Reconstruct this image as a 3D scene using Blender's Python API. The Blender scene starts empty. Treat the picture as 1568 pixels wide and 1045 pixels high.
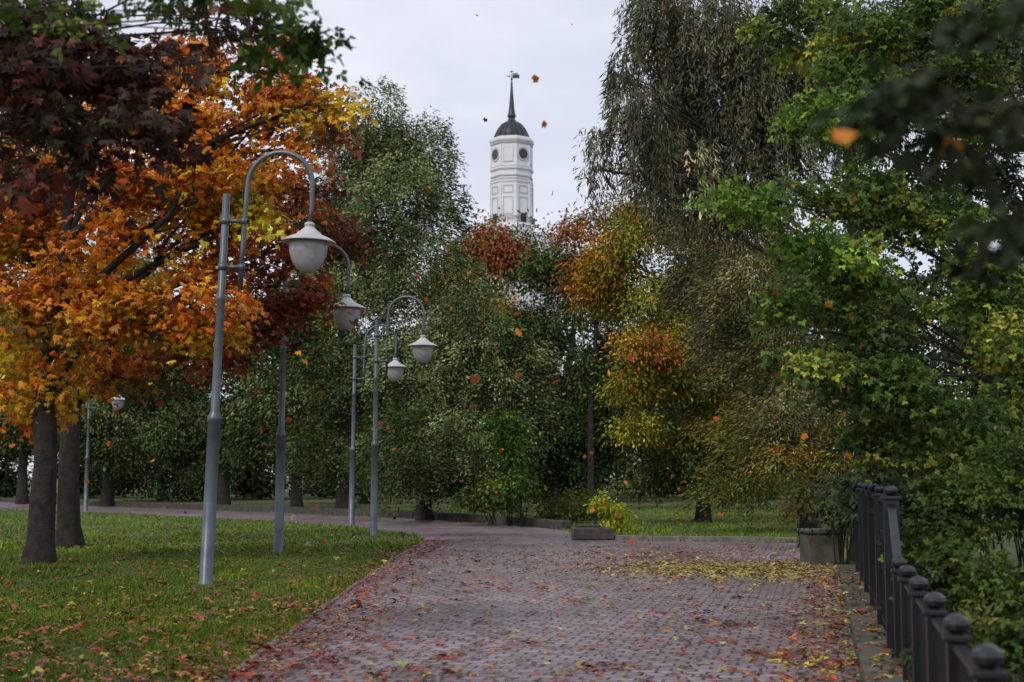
import bpy, math, numpy as np
from mathutils import Vector
rng=np.random.default_rng(11)
scene=bpy.context.scene
F=2178.0; H=1.58; TH=math.atan(207.5/F)
# ---------- survey helpers: photo bearings -> world positions on the ground / at a distance
def at(px,py,d):
    x=(px-784)/F; v=(522.5-py)/F
    wy=math.cos(TH)-v*math.sin(TH); wz=math.sin(TH)+v*math.cos(TH)
    s=d/wy
    return np.array([x*s,d,H+wz*s])
def gr(px,py):
    x=(px-784)/F; v=(522.5-py)/F
    wy=math.cos(TH)-v*math.sin(TH); wz=math.sin(TH)+v*math.cos(TH)
    s=-H/wz
    return np.array([x*s,wy*s,0.0])
# ---------- materials
def newmat(name):
    m=bpy.data.materials.new(name); m.use_nodes=True
    nt=m.node_tree; b=nt.nodes['Principled BSDF']
    return m,nt,b
def noise(nt,scale,detail=4,coord='Object',rough=.55):
    tc=nt.nodes.new('ShaderNodeTexCoord'); n=nt.nodes.new('ShaderNodeTexNoise')
    n.inputs['Scale'].default_value=scale; n.inputs['Detail'].default_value=detail; n.inputs['Roughness'].default_value=rough
    nt.links.new(tc.outputs[coord],n.inputs['Vector']); return n
def ramp(nt,src,stops):
    r=nt.nodes.new('ShaderNodeValToRGB'); e=r.color_ramp.elements
    while len(e)<len(stops): e.new(.5)
    for i,(p,c) in enumerate(stops):
        e[i].position=p; e[i].color=(*c,1)
    nt.links.new(src,r.inputs['Fac']); return r
def mix(nt,a,b,fac,mode='MIX'):
    m=nt.nodes.new('ShaderNodeMix'); m.data_type='RGBA'; m.blend_type=mode
    for s,v in ((m.inputs[0],fac),(m.inputs[6],a),(m.inputs[7],b)):
        if hasattr(v,'is_linked') : nt.links.new(v,s)
        else: s.default_value=v if not isinstance(v,tuple) else (*v,1)
    return m.outputs[2]
def bump(nt,b,h,strength=.4,dist=.02):
    n=nt.nodes.new('ShaderNodeBump'); n.inputs['Strength'].default_value=strength; n.inputs['Distance'].default_value=dist
    nt.links.new(h,n.inputs['Height']); nt.links.new(n.outputs[0],b.inputs['Normal'])
def simple(name,c1,c2,scale=6,rough=.6,bs=.3,bd=.01,metal=0,spec=.5):
    m,nt,b=newmat(name); n=noise(nt,scale)
    r=ramp(nt,n.outputs[0],[(.3,c1),(.7,c2)])
    nt.links.new(r.outputs[0],b.inputs['Base Color']); b.inputs['Roughness'].default_value=rough
    b.inputs['Metallic'].default_value=metal; b.inputs['Specular IOR Level'].default_value=spec
    n2=noise(nt,scale*8); bump(nt,b,n2.outputs[0],bs,bd); return m
def leafmat(name,transl=.3,spec=.2,rough=.5):
    m,nt,b=newmat(name); a=nt.nodes.new('ShaderNodeAttribute'); a.attribute_name='Col'
    nt.links.new(a.outputs['Color'],b.inputs['Base Color']); b.inputs['Roughness'].default_value=rough
    b.inputs['Specular IOR Level'].default_value=spec
    if transl>0:
        t=nt.nodes.new('ShaderNodeBsdfTranslucent'); nt.links.new(a.outputs['Color'],t.inputs['Color'])
        mx=nt.nodes.new('ShaderNodeMixShader'); mx.inputs[0].default_value=transl
        nt.links.new(b.outputs[0],mx.inputs[1]); nt.links.new(t.outputs[0],mx.inputs[2])
        nt.links.new(mx.outputs[0],nt.nodes['Material Output'].inputs['Surface'])
    return m
def leafdiff(name):
    m=bpy.data.materials.new(name); m.use_nodes=True; nt=m.node_tree
    nt.nodes.remove(nt.nodes['Principled BSDF']); d=nt.nodes.new('ShaderNodeBsdfDiffuse'); a=nt.nodes.new('ShaderNodeAttribute'); a.attribute_name='Col'
    nt.links.new(a.outputs['Color'],d.inputs['Color']); nt.links.new(d.outputs[0],nt.nodes['Material Output'].inputs['Surface']); return m
M_leaf=leafmat('leaf'); M_leaff=leafdiff('leaf_matte'); M_grass=leafdiff('grass_blade'); M_litter=leafmat('litter',0,.4,.45)
M_bark=simple('bark',(.014,.011,.009),(.06,.048,.038),6,.85,1,.06)
M_metal=simple('galvanised_steel',(.085,.10,.12),(.155,.18,.20),3,.42,.1,.002,.5)
M_shade=simple('lamp_hood_paint',(.42,.40,.41),(.58,.56,.57),5,.35,.05,.002)
M_glass=simple('opal_glass',(.26,.24,.25),(.44,.42,.43),4,.2,.03,.002)
M_black=simple('black_iron',(.006,.006,.008),(.016,.016,.02),8,.28,.15,.003,.0,.6)
M_stone=simple('kerb_stone',(.10,.085,.08),(.25,.22,.20),4,.8,.6,.01)
M_moss=simple('mossy_stone',(.035,.045,.02),(.13,.115,.10),3,.85,.7,.015)
M_dstone=simple('dark_stone',(.035,.03,.027),(.10,.085,.075),5,.85,.7,.015)
M_white=simple('white_render',(.72,.72,.74),(.82,.82,.83),.6,.8,.1,.01)
M_trim=simple('trim_render',(.46,.46,.50),(.55,.55,.59),.6,.8,.1,.01)
M_slate=simple('roof_metal',(.016,.019,.028),(.035,.038,.05),1.5,.4,.1,.01)
M_win=simple('window_dark',(.012,.014,.018),(.03,.033,.04),2,.2)
# ---------- mesh utilities
def mkobj(name,me,mat,parent=None):
    o=bpy.data.objects.new(name,me); scene.collection.objects.link(o)
    if mat is not None: me.materials.append(mat)
    if parent: o.parent=parent
    return o
def empty(name,loc=(0,0,0)):
    o=bpy.data.objects.new(name,None); o.empty_display_size=.3; o.location=loc; scene.collection.objects.link(o); return o
def mesh_np(name,verts,nper,cols=None):
    n=len(verts); nf=n//nper
    me=bpy.data.meshes.new(name); me.vertices.add(n); me.vertices.foreach_set('co',verts.astype(np.float32).ravel())
    me.loops.add(n); me.loops.foreach_set('vertex_index',np.arange(n,dtype=np.int32))
    me.polygons.add(nf); me.polygons.foreach_set('loop_start',np.arange(0,n,nper,dtype=np.int32))
    me.polygons.foreach_set('loop_total',np.full(nf,nper,dtype=np.int32))
    me.update(calc_edges=True)
    if cols is not None:
        a=me.color_attributes.new('Col','FLOAT_COLOR','POINT')
        c=np.ones((n,4),np.float32); c[:,:3]=np.repeat(cols,nper,axis=0); a.data.foreach_set('color',c.ravel())
    return me
def unit(a): return a/np.maximum(np.linalg.norm(a,axis=-1,keepdims=True),1e-6)
class Geo:
    def __init__(s): s.v=[]; s.f=[]; s.m=[]
    def add(s,vs,fs,mi=0):
        o=len(s.v); s.v+= [tuple(map(float,v)) for v in vs]; s.f+=[tuple(i+o for i in f) for f in fs]; s.m+=[mi]*len(fs)
    def tube(s,pts,rad,n=8,mi=0,cap=True,wob=0):
        pts=[np.array(p,float) for p in pts]; vs=[]; fs=[]
        prev=None
        for i,p in enumerate(pts):
            t=pts[min(i+1,len(pts)-1)]-pts[max(i-1,0)]; t=t/max(np.linalg.norm(t),1e-6)
            if prev is None:
                u=np.cross(t,[0,1,0] if abs(t[1])<.9 else [1,0,0])
            else: u=prev-t*np.dot(prev,t)
            u/=np.linalg.norm(u); w=np.cross(t,u); prev=u
            for k in range(n):
                a=2*math.pi*k/n; r=rad[i]*(1+(rng.normal()*wob if wob else 0)); vs.append(p+u*math.cos(a)*r+w*math.sin(a)*r)
        for i in range(len(pts)-1):
            for k in range(n):
                k2=(k+1)%n; fs.append((i*n+k,i*n+k2,(i+1)*n+k2,(i+1)*n+k))
        if cap: fs.append(tuple(range(n))[::-1]); fs.append(tuple((len(pts)-1)*n+k for k in range(n)))
        s.add(vs,fs,mi)
    def lathe(s,c,prof,n=24,mi=0,rot=0):
        vs=[];fs=[]
        for r,z in prof:
            for k in range(n):
                a=rot+2*math.pi*k/n; vs.append((c[0]+r*math.cos(a),c[1]+r*math.sin(a),c[2]+z))
        for i in range(len(prof)-1):
            for k in range(n):
                k2=(k+1)%n; fs.append((i*n+k,i*n+k2,(i+1)*n+k2,(i+1)*n+k))
        fs.append(tuple(range(n))[::-1]); fs.append(tuple((len(prof)-1)*n+k for k in range(n)))
        s.add(vs,fs,mi)
    def box(s,c,sz,ax=0,mi=0,ux=None,bev=0):
        if ux is None:
            X=np.array([math.cos(ax),math.sin(ax),0]);Y=np.array([-math.sin(ax),math.cos(ax),0]);Z=np.array([0,0,1.])
        else: X,Y,Z=ux
        c=np.array(c,float); h=np.array(sz)/2
        if bev:
            vs=[]; 
            for zz,ins in ((-h[2],bev),(-h[2]+bev,0),(h[2]-bev,0),(h[2],bev)):
                for sx,sy in ((-1,-1),(1,-1),(1,1),(-1,1)):
                    vs.append(c+X*sx*(h[0]-ins)+Y*sy*(h[1]-ins)+Z*zz)
            fs=[(3,2,1,0),(12,13,14,15)]
            for i in range(3):
                for k in range(4): fs.append((i*4+k,i*4+(k+1)%4,(i+1)*4+(k+1)%4,(i+1)*4+k))
            s.add(vs,fs,mi); return
        vs=[c+X*a*h[0]+Y*b*h[1]+Z*d*h[2] for d in(-1,1) for a,b in((-1,-1),(1,-1),(1,1),(-1,1))]
        s.add(vs,[(3,2,1,0),(4,5,6,7),(0,1,5,4),(1,2,6,5),(2,3,7,6),(3,0,4,7)],mi)
    def obj(s,name,mats,parent=None,smooth=False,loc=None):
        me=bpy.data.meshes.new(name); me.from_pydata(s.v,[],s.f)
        for m in (mats if isinstance(mats,list) else [mats]): me.materials.append(m)
        me.polygons.foreach_set('material_index',s.m)
        if smooth: me.polygons.foreach_set('use_smooth',[len(f)<=4 for f in s.f])
        me.update(); return mkobj(name,me,None,parent)
# ---------- leaves
def leaf_quads(P,A,N,L,W,k,spread=75):
    A=unit(A); N=unit(N-A*np.sum(N*A,1,keepdims=True)); B=np.cross(N,A); out=[]
    angs=[0] if k==1 else np.radians(np.linspace(-spread,spread,k))
    for a in angs:
        l=L*(1-.35*abs(math.sin(a)))
        d=A*math.cos(a)+B*math.sin(a)-N*.18*abs(a); b=np.cross(N,d)
        tip=P+d*l; mid=P+d*l*.55
        s=b*W*.5; up=N*W*.18
        out.append(np.stack([P,mid+s+up,tip,mid-s+up],1))
    o=np.stack(out,1)
    return o.reshape(-1,3)
def palette(pal,n):
    c=np.array([p[:3] for p in pal],float); w=np.array([p[3] if len(p)>3 else 1 for p in pal],float); w/=w.sum()
    return c[rng.choice(len(c),n,p=w)]
def sphere_pts(n):
    return unit(rng.normal(size=(n,3)))
def clumps(c,r,n,tight=.43,nsub=None):
    ns=nsub or int(np.clip(n/14,5,16))
    cu=sphere_pts(ns)*(.35+.5*rng.random((ns,1))**.6); cu[0]=0
    sid=rng.integers(0,ns,n); u=sphere_pts(n); u[:,2]=np.where(u[:,2]<-.2,-u[:,2]*rng.choice([1,-.6],n),u[:,2])
    rr=(.45+.55*rng.random((n,1))**.5)
    sr=rng.uniform(.75,1.2,(ns,1))*tight
    S=c+(cu[sid]+u*rr*sr[sid])*r
    return S,unit(u+cu[sid]*.6),sid,ns
NL=[0]
def foliage_lobe(c,r,pal,L,W,k,lai,style,cr,lum=1.0):
    c=np.array(c);r=np.array(r)
    area=math.pi*r[0]*r[2]; la=k*.5*L*W
    n=max(5,int(lai*area/la)); NL[0]+=n*k
    if style in('willow','plume'):
        per=26 if style=='willow' else 22; ns=max(6,n//per)
        S,u,sid,nc=clumps(c,r,ns)
        hang=(.35+.75*rng.random(ns))*cr*(2.2 if style=='willow' else 1.0)
        cl=np.exp(rng.normal(0,.3,(nc,1)))
        col=palette(pal,ns)*cl[sid]*np.exp(rng.normal(0,.22,(ns,1)))
        t=rng.random((ns,per)); outd=u.copy(); outd[:,2]=0; outd=unit(outd+rng.normal(0,.3,(ns,3))); outd[:,2]=0
        sp=.35 if style=='willow' else .75
        P=S[:,None,:]+outd[:,None,:]*(sp*cr*np.sqrt(t))[:,:,None]
        P[:,:,2]-= (t**(1.3 if style=='willow' else 2.0))*hang[:,None]-.15*cr
        P+=rng.normal(0,(.045 if style=='willow' else .12)*cr+.01,P.shape)
        P=P.reshape(-1,3); 
        A=np.repeat(outd*(.45 if style=='willow' else 1.1),per,0)+rng.normal(0,.42,P.shape); A[:,2]-=(1.0 if style=='willow' else .45)
        N=rng.normal(0,.8,P.shape)+np.repeat(outd,per,0)*.6; N[:,2]+=.7
        C=np.repeat(col,per,0)
    else:
        per=int(max(8,min(70,cr*cr*3.0/la))); nc=max(3,n//per)
        S,u,sid,ns=clumps(c,r,nc,.5)
        cl=np.exp(rng.normal(0,.18,(ns,1)))
        base=palette(pal,ns); col=palette(pal,nc); m=rng.random(nc)<.35; col[m]=base[sid][m]
        col=col*cl[sid]*np.exp(rng.normal(0,.2,(nc,1)))
        outd=unit(u*[1,1,.35]+rng.normal(0,.25,(nc,3)))
        q=rng.normal(0,1,(nc,per,3))*np.array([.5,.5,.25])*cr
        q[:,:,2]-=.35*(q[:,:,0]**2+q[:,:,1]**2)/cr
        P=(S[:,None,:]+q).reshape(-1,3)
        A=unit(q.reshape(-1,3))*.6+np.repeat(outd,per,0)*.4+rng.normal(0,.4,P.shape); A[:,2]-=.55
        N=rng.normal(0,.55,P.shape)+np.repeat(outd,per,0)*.45; N[:,2]+=.75
        C=np.repeat(col,per,0)
        mixn=rng.random(len(P))<.25; C[mixn]=palette(pal,int(mixn.sum()))
    C=C*np.exp(rng.normal(0,.22,(len(C),1)))*lum*np.exp(rng.normal(0,.06,C.shape))
    sc=np.exp(rng.normal(0,.22,(len(P),1)))
    V=leaf_quads(P,A,N,L*sc,W*sc,k)
    return V,np.repeat(np.clip(C,0,.9),k,0),S
def curve(a,b,n=5,sag=.0,wig=.05):
    a=np.array(a,float);b=np.array(b,float);L=np.linalg.norm(b-a); pts=[]
    w=rng.normal(0,wig*L,3)
    for i in range(n+1):
        t=i/n; p=a+(b-a)*t; p=p+w*math.sin(math.pi*t); p[2]+=sag*L*math.sin(math.pi*t); pts.append(p)
    return pts
def tree(name,base,rad,d,lobes,L,W,k,lai=5,style='broad',cr=.6,lum=1,fork=None,lean=0,nb=7,depth_k=.9,lb_k=1.0,follow=.5):
    """lobes: (px,py,rx,ry,palette[,d]) bearings as surveyed from the photo, at distance d"""
    root=empty(name,tuple(base)); g=Geo(); V=[];C=[]
    base=np.array(base,float)
    cs=[]
    for lb in lobes:
        dd=lb[5] if len(lb)>5 else d
        c=at(lb[0],lb[1],dd); s=dd/F; r=np.array([lb[2]*s,lb[2]*s*depth_k,lb[3]*s])
        v,cc,S=foliage_lobe(c,r,lb[4],L,W,k,lai,style,cr,lum); V.append(v);C.append(cc); cs.append((c,r,S))
    top=max(c[2] for c,_,_ in cs); cx=np.mean([c for c,_,_ in cs],0)
    fork=fork if fork else min(c[2] for c,_,_ in cs)*.7
    apex=np.array([base[0]+(cx[0]-base[0])*follow+lean,base[1]+(cx[1]-base[1])*follow,top])
    fp=np.array([base[0]+lean*.4,base[1],fork])
    tp=[base-[0,0,.2],base+[0,0,.05],base+[0,0,.45]]+curve(base+[0,0,.6],fp,4,0,.02)[1:]+curve(fp,apex,5,0,.05)[1:]
    rr=[rad*1.4,rad*1.3,rad*1.08]+[rad*(1-.25*i/4) for i in range(1,5)]+[rad*.75*(1-.9*i/5) for i in range(1,6)]
    g.tube(tp,rr,14,wob=.07)
    for c,r,S in cs:
        z0=min(c[2]*.75,top*.8); z0=max(z0,fork*.9)
        p0=min(tp[5:],key=lambda p:abs(p[2]-z0))
        L1=np.linalg.norm(c-p0); r0=max(.012,min(rad*.4,.02*L1+.015))*lb_k
        pts=curve(p0,c,6,.06,.05); g.tube(pts,[r0*(1-.75*i/6) for i in range(7)],7,cap=False,wob=.05)
        for j in rng.choice(len(S),min(nb,len(S)),replace=False):
            q=pts[rng.integers(3,7)]; pp=curve(q,S[j],4,.05,.07); g.tube(pp,[r0*.3*(1-.85*i/4)+.003 for i in range(5)],5,cap=False)
    t=g.obj('trunk_and_limbs',M_bark,root,True); t.location=-Vector(base)
    V=np.concatenate(V)-base; C=np.concatenate(C)
    mkobj('foliage',mesh_np('foliage',V,4,C),M_leaf if d<35 else M_leaff,root)
    return root
# palettes (linear albedo)
OR=[(.56,.155,.012,3),(.60,.235,.018,2.8),(.38,.085,.014,1.8),(.68,.42,.03,1.4),(.16,.13,.025,.6),(.20,.045,.018,.7)]
YE=[(.66,.44,.03,2),(.60,.30,.02,2),(.26,.28,.04,1)]
MR=[(.24,.05,.022,3),(.14,.04,.022,3),(.36,.10,.018,1.6),(.11,.09,.025,1.3)]
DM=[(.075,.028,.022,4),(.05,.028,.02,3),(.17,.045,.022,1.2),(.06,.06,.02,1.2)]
GB=[(.09,.185,.024,3),(.17,.28,.03,2),(.05,.11,.02,1.6),(.28,.32,.04,.8)]
GM=[(.08,.145,.026,3),(.135,.205,.032,3),(.045,.085,.02,2),(.29,.28,.04,.9)]
WI=[(.175,.215,.088,3),(.115,.155,.06,3),(.25,.29,.12,2),(.06,.09,.035,1.6)]
WD=[(.08,.108,.038,3),(.055,.082,.03,3),(.125,.155,.055,1.3)]
WB=[(.18,.165,.075,3),(.21,.19,.09,2),(.12,.14,.05,2),(.28,.18,.07,1)]
WG=[(.115,.118,.063,3),(.165,.16,.094,2),(.08,.092,.045,3),(.22,.165,.09,1)]
DG=[(.042,.068,.024,3),(.06,.092,.028,2),(.03,.05,.02,2),(.10,.12,.035,.6)]
OG=[(.26,.21,.035,2),(.38,.19,.025,2),(.16,.19,.035,3),(.42,.12,.03,1)]
YG=[(.26,.27,.04,3),(.18,.22,.038,3),(.42,.29,.03,1.4),(.42,.16,.02,1.1)]
RD=[(.36,.10,.045,2),(.25,.09,.042,2),(.15,.14,.04,2)]
OL=[(.12,.14,.035,3),(.175,.18,.042,2),(.26,.15,.045,1)]
def G0(px,py): return gr(px,py)
def GX(px,d): p=at(px,700,d); return np.array([p[0],d,0.])
# ---- left autumn chestnuts
tree('chestnut_tree',G0(60,865),.235,25,[
 (90,430,150,110,OR),(60,300,130,110,OR,26),(250,330,130,110,OR),(330,200,130,110,OR,26),(240,480,140,75,OR,24.5),(40,560,90,70,YE,26),
 (430,230,80,100,OR,25.5),(470,160,66,65,YE,25),(120,520,110,75,OR,25),(350,420,90,100,OR,25),(300,110,130,90,OR,27),(430,100,60,60,OR,27),(400,330,55,50,YE,24.6),(20,620,60,40,OR,27),(180,200,150,110,OR,27),(20,360,90,80,OR,27),(330,270,80,60,OR,24)],
 .11,.036,5,3.5,'broad',.46,1,fork=3.0,follow=.2)
tree('chestnut_tree',G0(105,838),.25,30,[
 (425,440,66,110,MR,28),(385,520,90,75,MR,27.8),(455,330,55,70,MR,30.5),(300,540,110,55,MR,28),(200,560,110,55,OR,29),(500,200,50,75,RD,31),(490,370,55,90,MR,32),(170,420,160,110,OR,32),(60,520,110,90,YE,33),(330,300,150,120,OR,32),(40,320,130,110,OR,33),(30,180,130,110,MR,33)],
 .12,.04,5,3.3,'broad',.5,1,fork=3.2,follow=.2)
# near overhanging dark chestnut (trunk left of the view)
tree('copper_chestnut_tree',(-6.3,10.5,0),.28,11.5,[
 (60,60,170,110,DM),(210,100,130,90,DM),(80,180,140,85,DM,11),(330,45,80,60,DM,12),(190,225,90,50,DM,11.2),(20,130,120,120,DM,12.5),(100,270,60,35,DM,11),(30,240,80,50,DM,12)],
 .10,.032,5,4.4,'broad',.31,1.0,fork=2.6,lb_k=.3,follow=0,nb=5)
tree('maple_tree',(-5.0,7.2,0),.2,8.5,[
 (430,25,75,42,GB,8.5),(478,75,30,34,GB,8.5),(250,0,170,42,GB,8.5),(60,5,120,30,GB,8.5),(400,80,30,30,GB,8.8)],
 .07,.036,3,3.4,'broad',.2,.5,fork=2.6,lb_k=.12,follow=0,nb=5)
# ---- willows behind the lamps
tree('willow_tree',GX(530,62),.38,62,[
 (563,195,42,62,WI),(640,240,45,58,WI),(610,330,80,85,WI,60),(525,290,50,90,WI,63),(665,310,33,62,WD,62),(540,450,80,90,WI,61),(640,440,75,85,WI,60),(560,580,95,95,WD,60),(650,590,85,85,WI,59),(600,240,45,60,WI,64),(510,380,50,70,WD,63),(520,690,90,50,WD,62)],
 .17,.06,1,4.6,'plume',1.05,1,fork=4,follow=.2)
tree('willow_tree',GX(650,52),.28,50,[
 (725,500,58,58,WI),(765,580,62,75,WI),(690,560,65,75,WI,51),(660,660,70,75,WD,52),(735,680,65,60,WI,49),(600,690,60,55,WD,53),(790,620,42,60,WI,50),(700,735,80,32,WD,51),(640,715,60,48,WD,49),(805,560,30,45,WI,50)],
 .14,.05,1,4.6,'plume',.85,1,fork=2.0,follow=.6)
# ---- dark trees left background
for px,d,t in ((180,76,560),(345,72,565),(455,68,550),(40,82,520),(260,92,600),(560,84,600)):
    tree('linden_tree',GX(px+rng.normal(0,10),d),rng.uniform(.2,.34),d,[
     (px-30,t+70,72,56,WI if px in(180,455) else WD),(px+50,t+50,66,60,DG),(px,t-20,70,70,OL if px==345 else WD),(px+20,t+125,80,42,WD),(px-60,t+120,56,36,DG)],
     .18,.09,1,4.0,'broad',.9,.9,fork=2.5)
# ---- centre distance
tree('rowan_tree',GX(735,100),.4,100,[(725,390,42,58,RD),(770,410,45,55,RD),(700,450,50,70,OG),(760,490,70,75,OG),(815,390,30,48,WD)],.28,.14,1,4.2,'broad',1.5,1,fork=6)
tree('poplar_tree',GX(850,88),.4,88,[(855,400,40,62,WD),(850,480,60,90,WD),(840,600,60,80,DG),(900,640,60,90,DG),(820,520,50,70,DG),(930,700,60,60,DG),(840,700,70,60,DG),(1010,640,90,90,DG,92),(970,560,60,80,DG,90)],.24,.12,1,4.0,'broad',1.2,.9,fork=5)
tree('oak_tree',GX(1110,70),.35,70,[(1090,430,75,80,WD),(1120,560,90,90,DG),(1060,520,60,80,WD),(1180,450,90,90,WD),(1100,680,100,60,DG),(1200,620,80,90,DG)],.22,.12,1,3.8,'broad',1.1,.9,fork=4)
tree('cherry_tree',GX(905,66),.15,66,[(875,340,36,34,RD),(905,400,45,50,RD),(905,480,42,44,WD),(945,340,40,50,OG),(900,560,38,40,DG),(950,560,50,60,WD,70),(930,640,50,60,DG,70)],.17,.085,1,3.2,'broad',.9,1,fork=5)
tree('ash_tree',G0(1077,800),.24,49,[(960,400,62,75,YG),(1010,350,55,55,YG),(1020,470,80,80,YG),(1060,570,80,75,YG),(985,590,60,55,YG,48),(1000,540,60,50,OG,47),(1040,670,90,45,OL),(935,460,45,60,OG,50),(1100,660,60,55,YG),(980,660,40,35,YG,47),(925,400,35,50,OR,50),(1030,730,80,30,WD,49),(1110,740,50,35,WD,50)],
 .14,.062,1,3.7,'broad',.7,.95,fork=2.5)
tree('willow_tree',G0(1240,812),.26,40,[(1150,420,85,85,WB),(1200,540,85,80,WB),(1130,540,60,65,WG,42),(1220,650,80,65,WB,39),(1160,680,60,55,OL,41),(1090,440,50,60,WG,43),(1070,360,50,50,WB,43),(1290,700,50,50,OL,38),(1140,750,60,35,OL,41),(1205,695,30,20,OG,38)],
 .13,.034,1,4.4,'plume',.8,1,fork=2.2)
# ---- large grey willow, right
tree('silver_willow_tree',GX(1330,27),.3,27,[(1010,50,58,72,WG),(1090,110,90,90,WG),(990,180,52,52,WG,26),(1060,250,90,55,WG,26.5),(1180,80,110,100,WG),(1170,220,105,85,WG),(1010,255,48,32,WG,26),(930,205,32,18,WG,26),(1130,310,80,50,WB,27),(1300,120,110,110,WG),(1080,10,120,50,WG),(918,260,22,16,WG,26),(960,120,30,40,WG,26),(1050,180,80,70,WG,28)],
 .13,.026,1,4.9,'willow',.6,1.05,fork=3.5,nb=7,lb_k=.45,follow=.1)
# ---- green maples, right
tree('maple_tree',(6.9,17.5,0),.22,16,[(1120,300,75,28,GB,15),(1210,290,90,45,GM,15.5),(1280,200,85,60,GB,16),(1250,380,110,50,GB,15),(1380,330,110,90,GM),(1210,470,70,40,GM,15),(1320,480,120,70,GM,15.5),(1260,560,90,45,GM,15),(1400,580,120,80,GM,15),(1500,430,110,110,GM,16),(1350,90,120,80,GM,17),(1500,180,110,110,GM,17),(1340,660,80,60,GM,15.5),(1480,700,110,80,GM,15),(1200,60,60,50,GM,18),(1260,20,80,50,GM,18),(1550,560,80,90,GM,15),(1450,20,120,60,GM,17)],
 .062,.034,3,4.4,'broad',.3,1.0,fork=2.2,depth_k=.7,lb_k=.35,nb=4,follow=.1)
tree('maple_tree',(9.5,23,0),.25,23,[(1400,200,170,190,DG),(1420,450,170,150,DG),(1420,650,150,120,DG),(1500,100,150,120,DG),(1340,760,60,50,DG,22),(1500,20,160,80,DG),(1300,560,80,80,DG),(1440,290,160,110,DG,24)],
 .10,.06,3,4,'broad',.5,1.0,fork=2.5,follow=.1)
# foreground branch tips (tree stands right beside the photographer)
DF=[(.06,.10,.03,3),(.04,.07,.022,3),(.09,.13,.04,1)]
tree('linden_tree',(2.9,2.6,0),.13,3.4,[(1480,50,80,50,DF,3.4),(1535,170,55,80,DF,3.4),(1390,110,45,45,DF,3.5),(1325,170,26,26,DF,3.5),(1550,310,50,70,DF,3.3),(1470,240,60,40,DF,3.6),(1550,10,60,50,DF,3.6),(1500,380,50,40,DF,3.5),(1420,180,40,30,DF,3.3)],
 .055,.038,1,2.1,'broad',.08,.45,fork=1.9,nb=5,lb_k=.1,follow=0)
# ---------- shrubs
def shrub(name,lobes,L,W,k,lai,cr,lum=1,base=None,style='broad'):
    V=[];C=[]; g=Geo()
    first=at(lobes[0][0],lobes[0][1],lobes[0][5]); b=np.array([first[0],first[1],0.]) if base is None else np.array(base)
    root=empty(name,tuple(b))
    for lb in lobes:
        c=at(lb[0],lb[1],lb[5]); s=lb[5]/F; r=np.array([lb[2]*s,lb[2]*s*.8,lb[3]*s])
        v,cc,S=foliage_lobe(c,r,lb[4],L,W,k,lai,style,cr,lum); V.append(v-b);C.append(cc)
        b0=np.array([c[0],c[1],0.])-b
        for j in rng.choice(len(S),min(9,len(S)),replace=False):
            pp=curve(b0+rng.normal(0,.08,3)*[1,1,0],S[j]-b,5,.05,.05); g.tube(pp,[.014*(1-.8*i/5)+.003 for i in range(6)],5,cap=False)
    V=np.concatenate(V); keep=(V.reshape(-1,4,3)[:,:,2].min(1)>0.005)
    V=V.reshape(-1,4,3)[keep].reshape(-1,3); C=np.concatenate(C)[keep]
    g.obj('stems',M_bark,root); mkobj('foliage',mesh_np('foliage',V,4,C),M_leaf,root)
shrub('hedge_bush',[(1480,800,90,90,GM,13),(1560,900,100,110,GM,11),(1450,900,65,80,GM,12),(1500,1000,70,70,GM,9.5),(1400,800,50,70,DG,15),(1420,720,60,60,GM,17),(1560,760,90,90,GM,13.5),(1600,1020,90,80,GM,9),(1420,860,50,60,GM,13)],.055,.028,3,4.6,.2,.6)
shrub('hazel_bush',[(1290,760,50,45,DG,26),(1340,770,50,60,DG,24),(1225,760,40,30,OL,32)],.1,.06,1,4.5,.4,.85)
shrub('young_maple_bush',[(780,690,40,45,GB,46),(800,740,34,38,GB,45),(755,745,55,38,GM,46)],.13,.07,1,4.6,.5,.62)
shrub('elder_bush',[(850,775,30,24,OL,48),(880,770,30,20,GM,50),(905,775,35,25,GM,52)],.12,.065,1,3.5,.45,.75)
YS=[(.42,.42,.03,3),(.30,.36,.03,2),(.5,.45,.05,1)]
shrub('golden_bush',[(932,795,22,28,YS,41),(950,795,14,18,YS,41),(917,770,10,16,YS,41),(960,815,10,8,YS,41)],.14,.06,1,3.4,.25,1.1)
# distant belt of trees
V=[];C=[];g=Geo()
for i in range(64):
    x=-150+i*4.8+rng.normal(0,1.2); y=124+rng.normal(0,8); top=10+rng.random()*6+(6 if x<-14 or x>22 else 0)
    pal=[WD,DG,OL][rng.integers(0,3)]
    for j in range(3):
        c=np.array([x+rng.normal(0,2),y+rng.normal(0,2),top*(.35+.25*j)]); r=np.array([3.6,3.2,top*.25])*rng.uniform(.8,1.2)
        v,cc,S=foliage_lobe(c,r,pal,.5,.3,1,2.6,'broad',1.8,1.0); V.append(v);C.append(cc)
    g.tube([(x,y,-.2),(x+.1,y,top*.4),(x,y,top*.85)],[.35,.25,.06],7)
root=empty('distant_trees'); g.obj('trunks',M_bark,root); mkobj('foliage',mesh_np('foliage',np.concatenate(V),4,np.concatenate(C)),M_leaff,root)
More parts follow.
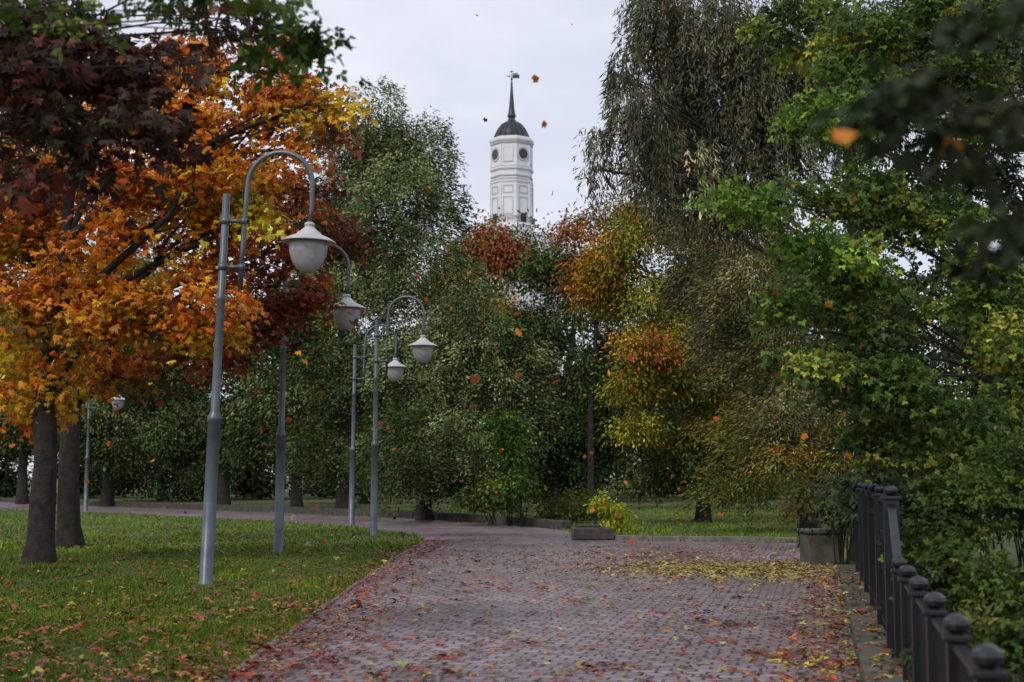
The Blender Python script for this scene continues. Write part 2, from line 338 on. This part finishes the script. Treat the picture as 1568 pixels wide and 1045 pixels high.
# undergrowth belt closing the park
V=[];C=[];g=Geo()
for i in range(46):
    x=-100+i*4.6+rng.normal(0,.8); y=104+rng.normal(0,4)
    for j in range(2):
        h=rng.uniform(2.2,3.6); c=np.array([x+rng.normal(0,1.5),y+rng.normal(0,1.5),h*(.75+.9*j)]); r=np.array([3.6,2.2,h])
        v,cc,S=foliage_lobe(c,r,[DG,DG,WD,OL][rng.integers(0,4)],.34,.2,1,3.4,'broad',1.1,.7); V.append(v);C.append(cc)
    g.tube([(x,y,-.2),(x+.2,y,2.5),(x-.2,y,5)],[.12,.09,.03],6)
V=np.concatenate(V);C=np.concatenate(C); keep=V.reshape(-1,4,3)[:,:,2].min(1)>.01; V=V.reshape(-1,4,3)[keep].reshape(-1,3);C=C[keep]
root=empty('undergrowth'); g.obj('stems',M_bark,root); mkobj('foliage',mesh_np('foliage',V,4,C),M_leaff,root)
# ---------- ground
m,nt,b=newmat('lawn')
n1=noise(nt,.35,5); n2=noise(nt,6,6); n3=noise(nt,60,3)
r1=ramp(nt,n1.outputs[0],[(.35,(.045,.072,.014)),(.65,(.105,.14,.024))]); r2=ramp(nt,n2.outputs[0],[(.35,(.05,.04,.018)),(.6,(.09,.115,.022))])
nt.links.new(mix(nt,r1.outputs[0],r2.outputs[0],.5),b.inputs['Base Color']); b.inputs['Roughness'].default_value=.9
bump(nt,b,n3.outputs[0],.8,.03); M_lawn=m
me=bpy.data.meshes.new('ground'); me.from_pydata([(-1500,-200,0),(1500,-200,0),(1500,3000,0),(-1500,3000,0)],[],[(0,1,2,3)]); mkobj('ground',me,M_lawn)
# path
m,nt,b=newmat('block_paving')
tc=nt.nodes.new('ShaderNodeTexCoord'); mp=nt.nodes.new('ShaderNodeMapping'); mp.inputs['Rotation'].default_value=(0,0,math.radians(12)); nt.links.new(tc.outputs['Object'],mp.inputs[0])
wn=nt.nodes.new('ShaderNodeTexNoise'); wn.inputs['Scale'].default_value=1.3; wn.inputs['Detail'].default_value=2; nt.links.new(tc.outputs['Object'],wn.inputs['Vector'])
wm=nt.nodes.new('ShaderNodeVectorMath'); wm.operation='MULTIPLY_ADD'; wm.inputs[1].default_value=(.09,.09,0); nt.links.new(wn.outputs['Color'],wm.inputs[0]); nt.links.new(mp.outputs[0],wm.inputs[2])
br=nt.nodes.new('ShaderNodeTexBrick'); nt.links.new(wm.outputs[0],br.inputs['Vector'])
br.inputs['Scale'].default_value=1; br.inputs['Brick Width'].default_value=.21; br.inputs['Row Height'].default_value=.16; br.inputs['Mortar Size'].default_value=.016; br.inputs['Mortar Smooth'].default_value=.3
br.inputs['Color1'].default_value=(.39,.325,.34,1); br.inputs['Color2'].default_value=(.235,.18,.186,1); br.inputs['Mortar'].default_value=(.065,.048,.044,1)
n1=noise(nt,.5,5); n2=noise(nt,7,5)
r1=ramp(nt,n1.outputs[0],[(.3,(.68,.60,.59)),(.7,(1.12,1.10,1.14))]); r2=ramp(nt,n2.outputs[0],[(.3,(.7,.67,.65)),(.7,(1.12,1.12,1.12))])
c=mix(nt,br.outputs['Color'],r1.outputs[0],1.0,'MULTIPLY'); c=mix(nt,c,r2.outputs[0],1.0,'MULTIPLY'); nt.links.new(c,b.inputs['Base Color'])
rr=ramp(nt,n1.outputs[0],[(.3,(.33,.33,.33)),(.7,(.55,.55,.55))]); nt.links.new(rr.outputs[0],b.inputs['Roughness'])
inv=nt.nodes.new('ShaderNodeMath'); inv.operation='SUBTRACT'; inv.inputs[0].default_value=1; nt.links.new(br.outputs['Fac'],inv.inputs[1]); bump(nt,b,inv.outputs[0],.8,.015)
M_pave=m
def fence_x(d,off): return .214*(d-10.93)+2.64+off
left=[(-1.9,2),(-2.05,6)]+[tuple(gr(*p)[:2]) for p in ((335,1048),(395,1005),(450,966),(505,925),(560,886),(600,858),(632,840),(652,829),(640,821),(600,814),(540,807),(400,797),(200,787),(0,780),(-300,772))]
far=[tuple(gr(*p)[:2]) for p in ((-300,763),(0,769),(130,775),(300,781),(500,789),(640,795),(780,804),(860,812),(885,819),(935,827),(1000,829),(1220,832),(1262,845))]
right=[(fence_x(d,0),d) for d in (24.5,20,16,12,8,4,2)]
poly=left+far+right
me=bpy.data.meshes.new('path'); me.from_pydata([(x,y,.004) for x,y in poly],[],[tuple(range(len(poly)))[::-1]])
me.update(); mkobj('paved_path',me,M_pave)
def strip(name,pts,w,h,mat,seg=1.0):
    g=Geo(); pts=[np.array([p[0],p[1],0.]) for p in pts]
    for a,b2 in zip(pts[:-1],pts[1:]):
        L=np.linalg.norm(b2-a); n=max(1,int(round(L/seg))); ang=math.atan2(*(b2-a)[[1,0]])
        for i in range(n):
            c=a+(b2-a)*(i+.5)/n; g.box((c[0],c[1],h/2-.02+rng.normal(0,.004)),(L/n-.012,w,h+.04),ang+rng.normal(0,.003),0,bev=.012)
    return g.obj(name,mat)
strip('stone_kerb',[(fence_x(d,.17),d) for d in (3,24)],.30,.11,M_moss,1.0)
strip('retaining_wall',[gr(*p)[:2] for p in ((-300,762.5),(0,768.5),(130,774),(300,780),(500,788),(640,794),(780,803),(868,811.5))],.3,.26,M_dstone,1.4)
strip('kerb_edging',[gr(*p)[:2] for p in ((940,827),(1000,828),(1220,831))],.18,.12,M_stone,1.0)
strip('kerb_edging',[p for p in left[1:10]],.07,.03,M_stone,1.0)
# ---------- grass
def inpoly(P,poly):
    x,y=P[:,0],P[:,1]; ins=np.zeros(len(P),bool); n=len(poly)
    for i in range(n):
        x1,y1=poly[i];x2,y2=poly[(i+1)%n]
        c=((y1>y)!=(y2>y)); xi=(x2-x1)*(y-y1)/((y2-y1) if y2!=y1 else 1e-9)+x1; ins^=c&(x<xi)
    return ins
def blades(n,y0,y1,h,w,xr,lum=1):
    y=y0*(y1/y0)**rng.random(n); x=rng.uniform(xr[0],xr[1],n)*y
    P=np.stack([x,y,np.zeros(n)],1); P=P[~inpoly(P,poly)]
    P=P[(P[:,0]<.214*(P[:,1]-10.93)+2.6)|(P[:,1]>24.5)]
    n=len(P); hh=h*np.exp(rng.normal(0,.35,n))*(.8+.35*np.sin(P[:,0]*2.1+1.3*np.sin(P[:,1])))
    a=rng.uniform(0,2*math.pi,n); s=np.stack([np.cos(a),np.sin(a),0*a],1)*w*.5
    tip=P+np.stack([rng.normal(0,.5,n)*hh,rng.normal(0,.5,n)*hh,hh],1)
    V=np.stack([P-s,P+s,tip],1).reshape(-1,3)
    pn=.5+.3*np.sin(P[:,0]*.9+2*np.sin(P[:,1]*.35))*np.cos(P[:,1]*.5+P[:,0]*.3)+.2*np.sin(P[:,0]*3.1+1.7*P[:,1])*np.sin(2.3*P[:,1]-P[:,0])
    pn=np.clip(pn+rng.normal(0,.12,n),0,1)
    A=np.array([.048,.11,.017]);B=np.array([.165,.23,.028])
    C=(A+(B-A)*pn[:,None])*np.exp(rng.normal(0,.25,(n,1)))*lum
    dry=rng.random(n)<.07; C[dry]=np.array([.22,.18,.06])
    return V,C
parts=[blades(120000,8,16,.045,.011,(-.42,.05),.85),blades(110000,14,32,.05,.018,(-.42,.02),.95),blades(70000,30,75,.07,.04,(-.45,.30),1.3)]
mkobj('lawn_grass',mesh_np('lawn_grass',np.concatenate([p[0] for p in parts]),3,np.concatenate([p[1] for p in parts])),M_grass)
# ---------- fallen leaves
LP=[(.32,.05,.022,3),(.18,.045,.025,3),(.38,.14,.03,2),(.42,.30,.05,.6),(.13,.065,.035,2)]
LY=[(.45,.36,.05,3),(.34,.24,.04,2),(.3,.3,.05,1)]
def litter(P,pal,L=.085,z=.014,k=3):
    n=len(P); P=P.copy(); P[:,2]=z+rng.random(n)*.01
    a=rng.uniform(0,2*math.pi,n); A=np.stack([np.cos(a),np.sin(a),rng.normal(.0,.18,n)],1)
    N=np.stack([rng.normal(0,.3,n),rng.normal(0,.3,n),np.ones(n)],1)
    sc=np.exp(rng.normal(0,.35,(n,1)))
    V=leaf_quads(P,A,N,L*sc,L*.5*sc,k,80); C=palette(pal,n)*np.exp(rng.normal(0,.25,(n,1)))
    V[:,2]=np.maximum(V[:,2],.007)
    return V,np.repeat(np.clip(C,0,.8),k,0)
def scat(n,y0,y1,x0,x1):
    y=y0*(y1/y0)**rng.random(n); return np.stack([rng.uniform(x0,x1,n)*y,y,0*y],1)
LL=[]
P=scat(3600,8,40,-.2,.28); P=P[inpoly(P,poly)]; LL.append(litter(P,LP,.052))
cc_=scat(110,8,32,-.2,.26); P=np.repeat(cc_,12,0)+rng.normal(0,.15,(1320,3))*[1,1.2,0]; P=P[inpoly(P,poly)]; LL.append(litter(P,LP,.06))
P=scat(600,8,30,-.2,.26); P=P[inpoly(P,poly)]; LL.append(litter(P,LY,.045))
E=np.array(left[1:10]); n=2700; i=rng.integers(0,len(E)-1,n); t=rng.random((n,1)); P=E[i]+(E[i+1]-E[i])*t; P=np.concatenate([P+np.stack([rng.normal(.12,.38,n),rng.normal(0,.3,n)],1),np.zeros((n,1))],1)
LL.append(litter(P,LP,.054,.03))
n=3000; c0=gr(1130,874); P=np.stack([c0[0]+rng.normal(0,1.1,n)+.0,c0[1]+rng.normal(0,1.3,n),np.zeros(n)],1); P=P[inpoly(P,poly)]; LL.append(litter(P,LY,.055))
n=2500; c0=gr(1000,862); P=np.stack([c0[0]+rng.normal(0,2.4,n),c0[1]+rng.normal(0,3,n),np.zeros(n)],1); P=P[inpoly(P,poly)]; LL.append(litter(P,LP+LY,.055))
n=1100; y=rng.uniform(7,23,n); P=np.stack([fence_x(y,-.25)-abs(rng.normal(0,.4,n))+.25,y,0*y],1); LL.append(litter(P,LP+LY,.055))
n=300; y=rng.uniform(7,23,n); P=np.stack([fence_x(y,.17)+rng.normal(0,.1,n),y,0*y],1); LL.append(litter(P,LP+LY,.055,.12))
P=scat(6000,8,45,-.42,.0); P=P[~inpoly(P,poly)]; LL.append(litter(P,LP,.058,.045))
P=scat(600,8,40,-.42,.0); P=P[~inpoly(P,poly)]; LL.append(litter(P,LY,.05,.045))
mkobj('fallen_leaves',mesh_np('fallen_leaves',np.concatenate([l[0] for l in LL]),4,np.concatenate([l[1] for l in LL])),M_litter)
# airborne leaves
sp=[(833,184,10),(826,119,10),(847,293,13),(730,588,9),(720,628,11),(690,397,16),(655,294,16),(788,478,14),(1303,311,8),(1060,375,13),(403,660,11),(221,733,16),(742,187,18),(955,740,20),(898,700,22),(770,690,20),(875,38,24),(728,22,20),(405,480,14),(1265,470,10),(690,470,22),(850,583,15),(915,410,20),(630,690,18),(1000,770,20),(1190,690,13),(1100,640,20),(840,640,22),(560,480,16),(490,600,18),(1314,204,3.0),(1449,212,3.6)]
sp+=[(rng.uniform(120,1350),rng.uniform(380,850),rng.uniform(11,28)) for _ in range(110)]
P=np.array([at(*s) for s in sp]); n=len(P)
V=leaf_quads(P,rng.normal(0,1,(n,3)),rng.normal(0,1,(n,3)),np.full((n,1),.07),np.full((n,1),.05),2,18)
mkobj('falling_leaves',mesh_np('falling_leaves',V,4,np.repeat(palette([(.55,.09,.02),(.6,.22,.03),(.32,.07,.025)],n),2,0)),M_leaf)
# ---------- street lamps
def lamp(px,py,tilt=0.,yaw=0.):
    p=gr(px,py); root=empty('street_lamp',tuple(p)); g=Geo()
    g.lathe((0,0,0),[(.115,-.1),(.115,.02),(.098,.03),(.094,2.38),(.108,2.40),(.108,2.46),(.078,2.52),(.066,2.55),(.060,4.2),(.068,4.22),(.068,4.26),(.058,4.28),(.056,5.80),(.05,5.83)],20,0)
    x=.29
    for z in (4.72,5.42):
        g.tube([(.03,0,z),(x,0,z)],[.032,.032],10); g.lathe((x,0,0),[(.048,z-.05),(.048,z+.05)],12); g.lathe((0,0,z-.05),[(.072,0),(.072,.1)],16)
    pts=[(x,0,4.38),(x,0,5.0),(x+.01,0,5.5),(x+.03,0,5.98)]
    cx,R=x+.03+.5,.5
    for i in range(1,15):
        a=math.pi-math.pi*i/14*.99; pts.append((cx+R*math.cos(a),0,5.98+R*math.sin(a)))
    ex=pts[-1][0]; pts.append((ex+.0,0,5.6)); pts.append((ex-.02,0,5.42))
    g.tube(pts,[.037]*len(pts),12)
    g.obj('post_and_arm',M_metal,root,True)
    g=Geo(); lx=ex-.02
    g.lathe((lx,0,0),[(.05,5.42),(.075,5.40),(.075,5.37),(.06,5.36),(.085,5.33),(.13,5.29),(.17,5.265),(.18,5.255),(.19,5.235),(.30,5.19),(.405,5.13),(.41,5.115),(.40,5.112),(.30,5.15),(.27,5.15)],32)
    g.obj('hood',M_shade,root,True)
    g=Geo(); g.lathe((lx,0,0),[(.27,5.149),(.285,5.10),(.29,5.03),(.275,4.93),(.235,4.82),(.17,4.72),(.10,4.665),(.04,4.65),(.01,4.648)],32)
    g.obj('globe',M_glass,root,True)
    root.rotation_euler=(0,math.radians(tilt),math.radians(yaw)); return root
lamp(315,895,2.0,-6); lamp(426,848,.6,8); lamp(572,820,.4,-10); lamp(538,806,.6,5); lamp(131,783,.3,5)
# ---------- iron fence
root=empty('iron_fence',(fence_x(5.5,.33),5.5,0)); o=np.array([fence_x(5.5,.33),5.5,0.]); g=Geo()
ang=math.atan2(1,.214)
def post(d,h,w=.085):
    x=fence_x(d,.33)-o[0]; y=d-o[1]
    g.box((x,y,h/2-.1),(w,w,h+.0),ang,0,bev=.004)
    g.box((x,y,h-.085),(w*1.35,w*1.35,.03),ang,0,bev=.006)
    g.lathe((x,y,0),[(.03,h-.08),(.034,h-.06),(.058,h-.045),(.064,h-.02),(.058,h),(.03,h+.02),(.006,h+.028)],16)
def rail(d0,z0,d1,z1,w=.05,t=.03):
    a=np.array([fence_x(d0,.33),d0,z0])-o; b2=np.array([fence_x(d1,.33),d1,z1])-o
    X=(b2-a); L=np.linalg.norm(X); X/=L; Y=np.cross([0,0,1.],X); Y/=np.linalg.norm(Y); Z=np.cross(X,Y)
    g.box((a+b2)/2,(L,w,t),0,0,(X,Y,Z),bev=.004)
ds=[3.1,4.3,5.5,6.7,7.95,9.2,10.4,11.4]
for d in ds: post(d,.92,.095)
for a,b2 in zip(ds[:-1],ds[1:]):
    rail(a,.80,b2,.80,.055,.03); rail(a,.18,b2,.18,.04,.03)
    n=9
    for i in range(1,n): 
        d=a+(b2-a)*i/n; x=fence_x(d,.33)-o[0]; g.box((x,d-o[1],.49),(.018,.018,.60),ang)
ds2=[12.4,14.4,16.4,18.4,20.4,22.6]
for d in ds2: post(d,1.48,.13)
rail(11.4,.80,12.4,1.36,.07,.04)
for a,b2 in zip(ds2[:-1],ds2[1:]):
    rail(a,1.36,b2,1.36,.07,.04); rail(a,.2,b2,.2,.05,.03)
    for i in range(1,14):
        d=a+(b2-a)*i/14; x=fence_x(d,.33)-o[0]; g.box((x,d-o[1],.78),(.02,.02,1.14),ang)
g.obj('posts_and_rails',M_black,root)
# ---------- stone pedestal & block
p=gr(1258,862); g=Geo(); g.box((0,0,.26),(.62,.62,.56),.1,0,bev=.03); g.box((0,0,.58),(.70,.70,.08),.1,0,bev=.02); ob=g.obj('stone_pedestal',M_moss); ob.location=p
p=gr(907,827); g=Geo(); g.box((0,0,.15),(1.0,.5,.34),.12,0,bev=.05); g.box((-.1,.05,.345),(.6,.3,.05),.2,0,bev=.02); ob=g.obj('stone_block',M_dstone); ob.location=p
# ---------- tower
TD=180.; s=TD/F; tb=at(783.5,400,TD); tx=tb[0]
def tz(py): return at(783,py,TD)[2]
root=empty('town_hall_tower',(tx,TD,0)); 
ROT=math.radians(-90+35+22.5)
def octo(prof,g,mi=0,n=8): g.lathe((0,0,0),prof,n,mi,ROT)
g=Geo(); K=1/math.cos(math.pi/8)
def R(pxw): return pxw*s
g.box((0,0,tz(362)/2),(9,9,tz(362)),math.radians(35),0)
octo([(R(33.5),tz(364)),(R(33.5),tz(283))],g)
octo([(R(37),tz(352)),(R(38),tz(349)),(R(38),tz(346))],g,0)
octo([(R(32.5),tz(283)-.02),(R(32.5),tz(220))],g)
for y0,y1,w in ((285,281,35),(281,278,34),(276,273,34),(265,261,35.2),(261,259,34.2),(226,222,34.2),(222,217,36),(217,214.5,33)):
    octo([(R(w-1.2),tz(y0)),(R(w),tz((y0*.6+y1*.4))),(R(w),tz(y1))],g,1 if y0 in(281,276,261,226) else 0)
def face(ang,c,sz,mi,zz,ap):
    nrm=np.array([math.cos(ang),math.sin(ang),0]); X=np.array([-math.sin(ang),math.cos(ang),0])
    g.box(nrm*ap+X*c+np.array([0,0,zz]),sz,0,mi,(X,nrm,np.array([0,0,1.])))
def disc(ang,zz,ap,r,t,mi,n=20):
    nrm=np.array([math.cos(ang),math.sin(ang),0]); X=np.array([-math.sin(ang),math.cos(ang),0])
    vs=[];
    for tt in (0,t):
        for k in range(n):
            a=2*math.pi*k/n; vs.append(nrm*(ap+tt)+X*math.cos(a)*r+np.array([0,0,zz+math.sin(a)*r]))
    fs=[tuple(range(n,2*n))]+[(k,(k+1)%n,n+(k+1)%n,n+k) for k in range(n)]
    g.add(vs,fs,mi)
for kf in range(8):
    a=math.radians(-90+35+45*kf); ap1=R(33.5)/K; ap2=R(32.5)/K
    if kf%2==0:
        disc(a,tz(241),ap2,.92,.10,1); disc(a,tz(241),ap2,.66,.13,2)
    else:
        face(a,0,(1.3,.08,1.9),1,tz(243),ap2+.03); face(a,0,(1.14,.10,1.74),0,tz(243),ap2+.03)
    for sx in (-.98,.98):
        face(a,sx,(.20,.12,tz(286)-tz(345)),0,(tz(286)+tz(345))/2,ap1+.05)
        face(a,sx,(.18,.10,tz(227)-tz(259)),0,(tz(227)+tz(259))/2,ap2+.04)
    for zc,hh in ((tz(295),.9),(tz(320),2.2)):
        face(a,0,(1.30,.07,.10),1,zc+hh/2,ap1+.03);face(a,0,(1.30,.07,.10),1,zc-hh/2,ap1+.03)
        face(a,-.6,(.10,.074,hh-.1),1,zc,ap1+.03);face(a,.6,(.10,.074,hh-.1),1,zc,ap1+.03)
    if kf%2==0: face(a,0,(.75,.16,1.5),2,tz(340)+.0,ap1+.06)
    ap3=R(38)/K
    face(a,0,(2.4,.06,.07),3,tz(337),ap3-.1)
    for j in range(9): face(a,-1.15+j*.29,(.035,.035,tz(337)-tz(346)),3,(tz(337)+tz(346))/2,ap3-.1)
g.obj('shaft',[M_white,M_trim,M_win,M_slate],root)
g=Geo()
g.lathe((0,0,0),[(R(28.5),tz(216)),(R(28),tz(213.5)),(R(26.5),tz(212)),(R(24.5),tz(205)),(R(21),tz(198)),(R(16),tz(192)),(R(11),tz(188.5)),(R(8),tz(187)),(R(6),tz(184)),(R(5),tz(181)),(R(6.6),tz(179.5)),(R(7),tz(178)),(R(5.6),tz(175)),(R(4.2),tz(165)),(R(3),tz(150)),(R(2),tz(138)),(R(1.5),tz(128)),(R(.8),tz(124)),(R(1.7),tz(122.5)),(R(1.7),tz(121)),(R(.5),tz(119)),(R(.4),tz(107))],24)
for k in range(16):
    a=2*math.pi*k/16; prof=[(28.2,213),(25,205),(21.4,198),(16.4,192),(9,187.5)]
    g.tube([(R(r)*math.cos(a),R(r)*math.sin(a),tz(z)) for r,z in prof],[.05]*5,4)
g.obj('dome_and_spire',M_slate,root,True)
g=Geo(); g.box((.55,0,tz(117.5)),(.9,.06,.45)); g.box((-.35,0,tz(117)),(.5,.06,.12)); g.box((0,0,tz(110)),(.5,.06,.1)); g.box((.5,0,tz(113.4)),(.7,.06,.15)); g.obj('weather_vane',M_slate,root)
# ---------- world / light
w=bpy.data.worlds.new('World'); scene.world=w; w.use_nodes=True; nt=w.node_tree; bg=nt.nodes['Background']
sky=nt.nodes.new('ShaderNodeTexSky'); sky.sky_type='NISHITA'; sky.sun_disc=False; sky.sun_elevation=math.radians(42); sky.sun_rotation=math.radians(-145)
tc=nt.nodes.new('ShaderNodeTexCoord'); mp=nt.nodes.new('ShaderNodeMapping'); mp.inputs['Scale'].default_value=(1,1,2.6); nt.links.new(tc.outputs['Generated'],mp.inputs[0])
n=nt.nodes.new('ShaderNodeTexNoise'); n.inputs['Scale'].default_value=3.6; n.inputs['Detail'].default_value=6; n.inputs['Roughness'].default_value=.5; nt.links.new(mp.outputs[0],n.inputs['Vector'])
r=ramp(nt,n.outputs[0],[(.3,(5.6,6.1,7.5)),(.5,(7.1,7.3,8.4)),(.7,(8.9,9.0,9.6))])
c=mix(nt,sky.outputs[0],r.outputs[0],.88); nt.links.new(c,bg.inputs['Color']); bg.inputs['Strength'].default_value=.113
sd=bpy.data.lights.new('sun','SUN'); sd.energy=1.5; sd.angle=math.radians(12); sd.color=(1,.94,.86)
so=bpy.data.objects.new('sun',sd); scene.collection.objects.link(so); so.rotation_euler=(math.radians(48),0,math.radians(-35))
# ---------- camera
cd=bpy.data.cameras.new('camera'); cam=bpy.data.objects.new('camera',cd); scene.collection.objects.link(cam)
cd.sensor_width=36; cd.lens=36*F/1568; cam.location=(0,0,H); cam.rotation_euler=(math.pi/2+TH,0,0); cd.clip_end=5000; cd.clip_start=.05
cd.dof.use_dof=True; cd.dof.focus_distance=24; cd.dof.aperture_fstop=2.2
scene.camera=cam
scene.view_settings.view_transform='Standard'; scene.view_settings.look='None'; scene.view_settings.exposure=0
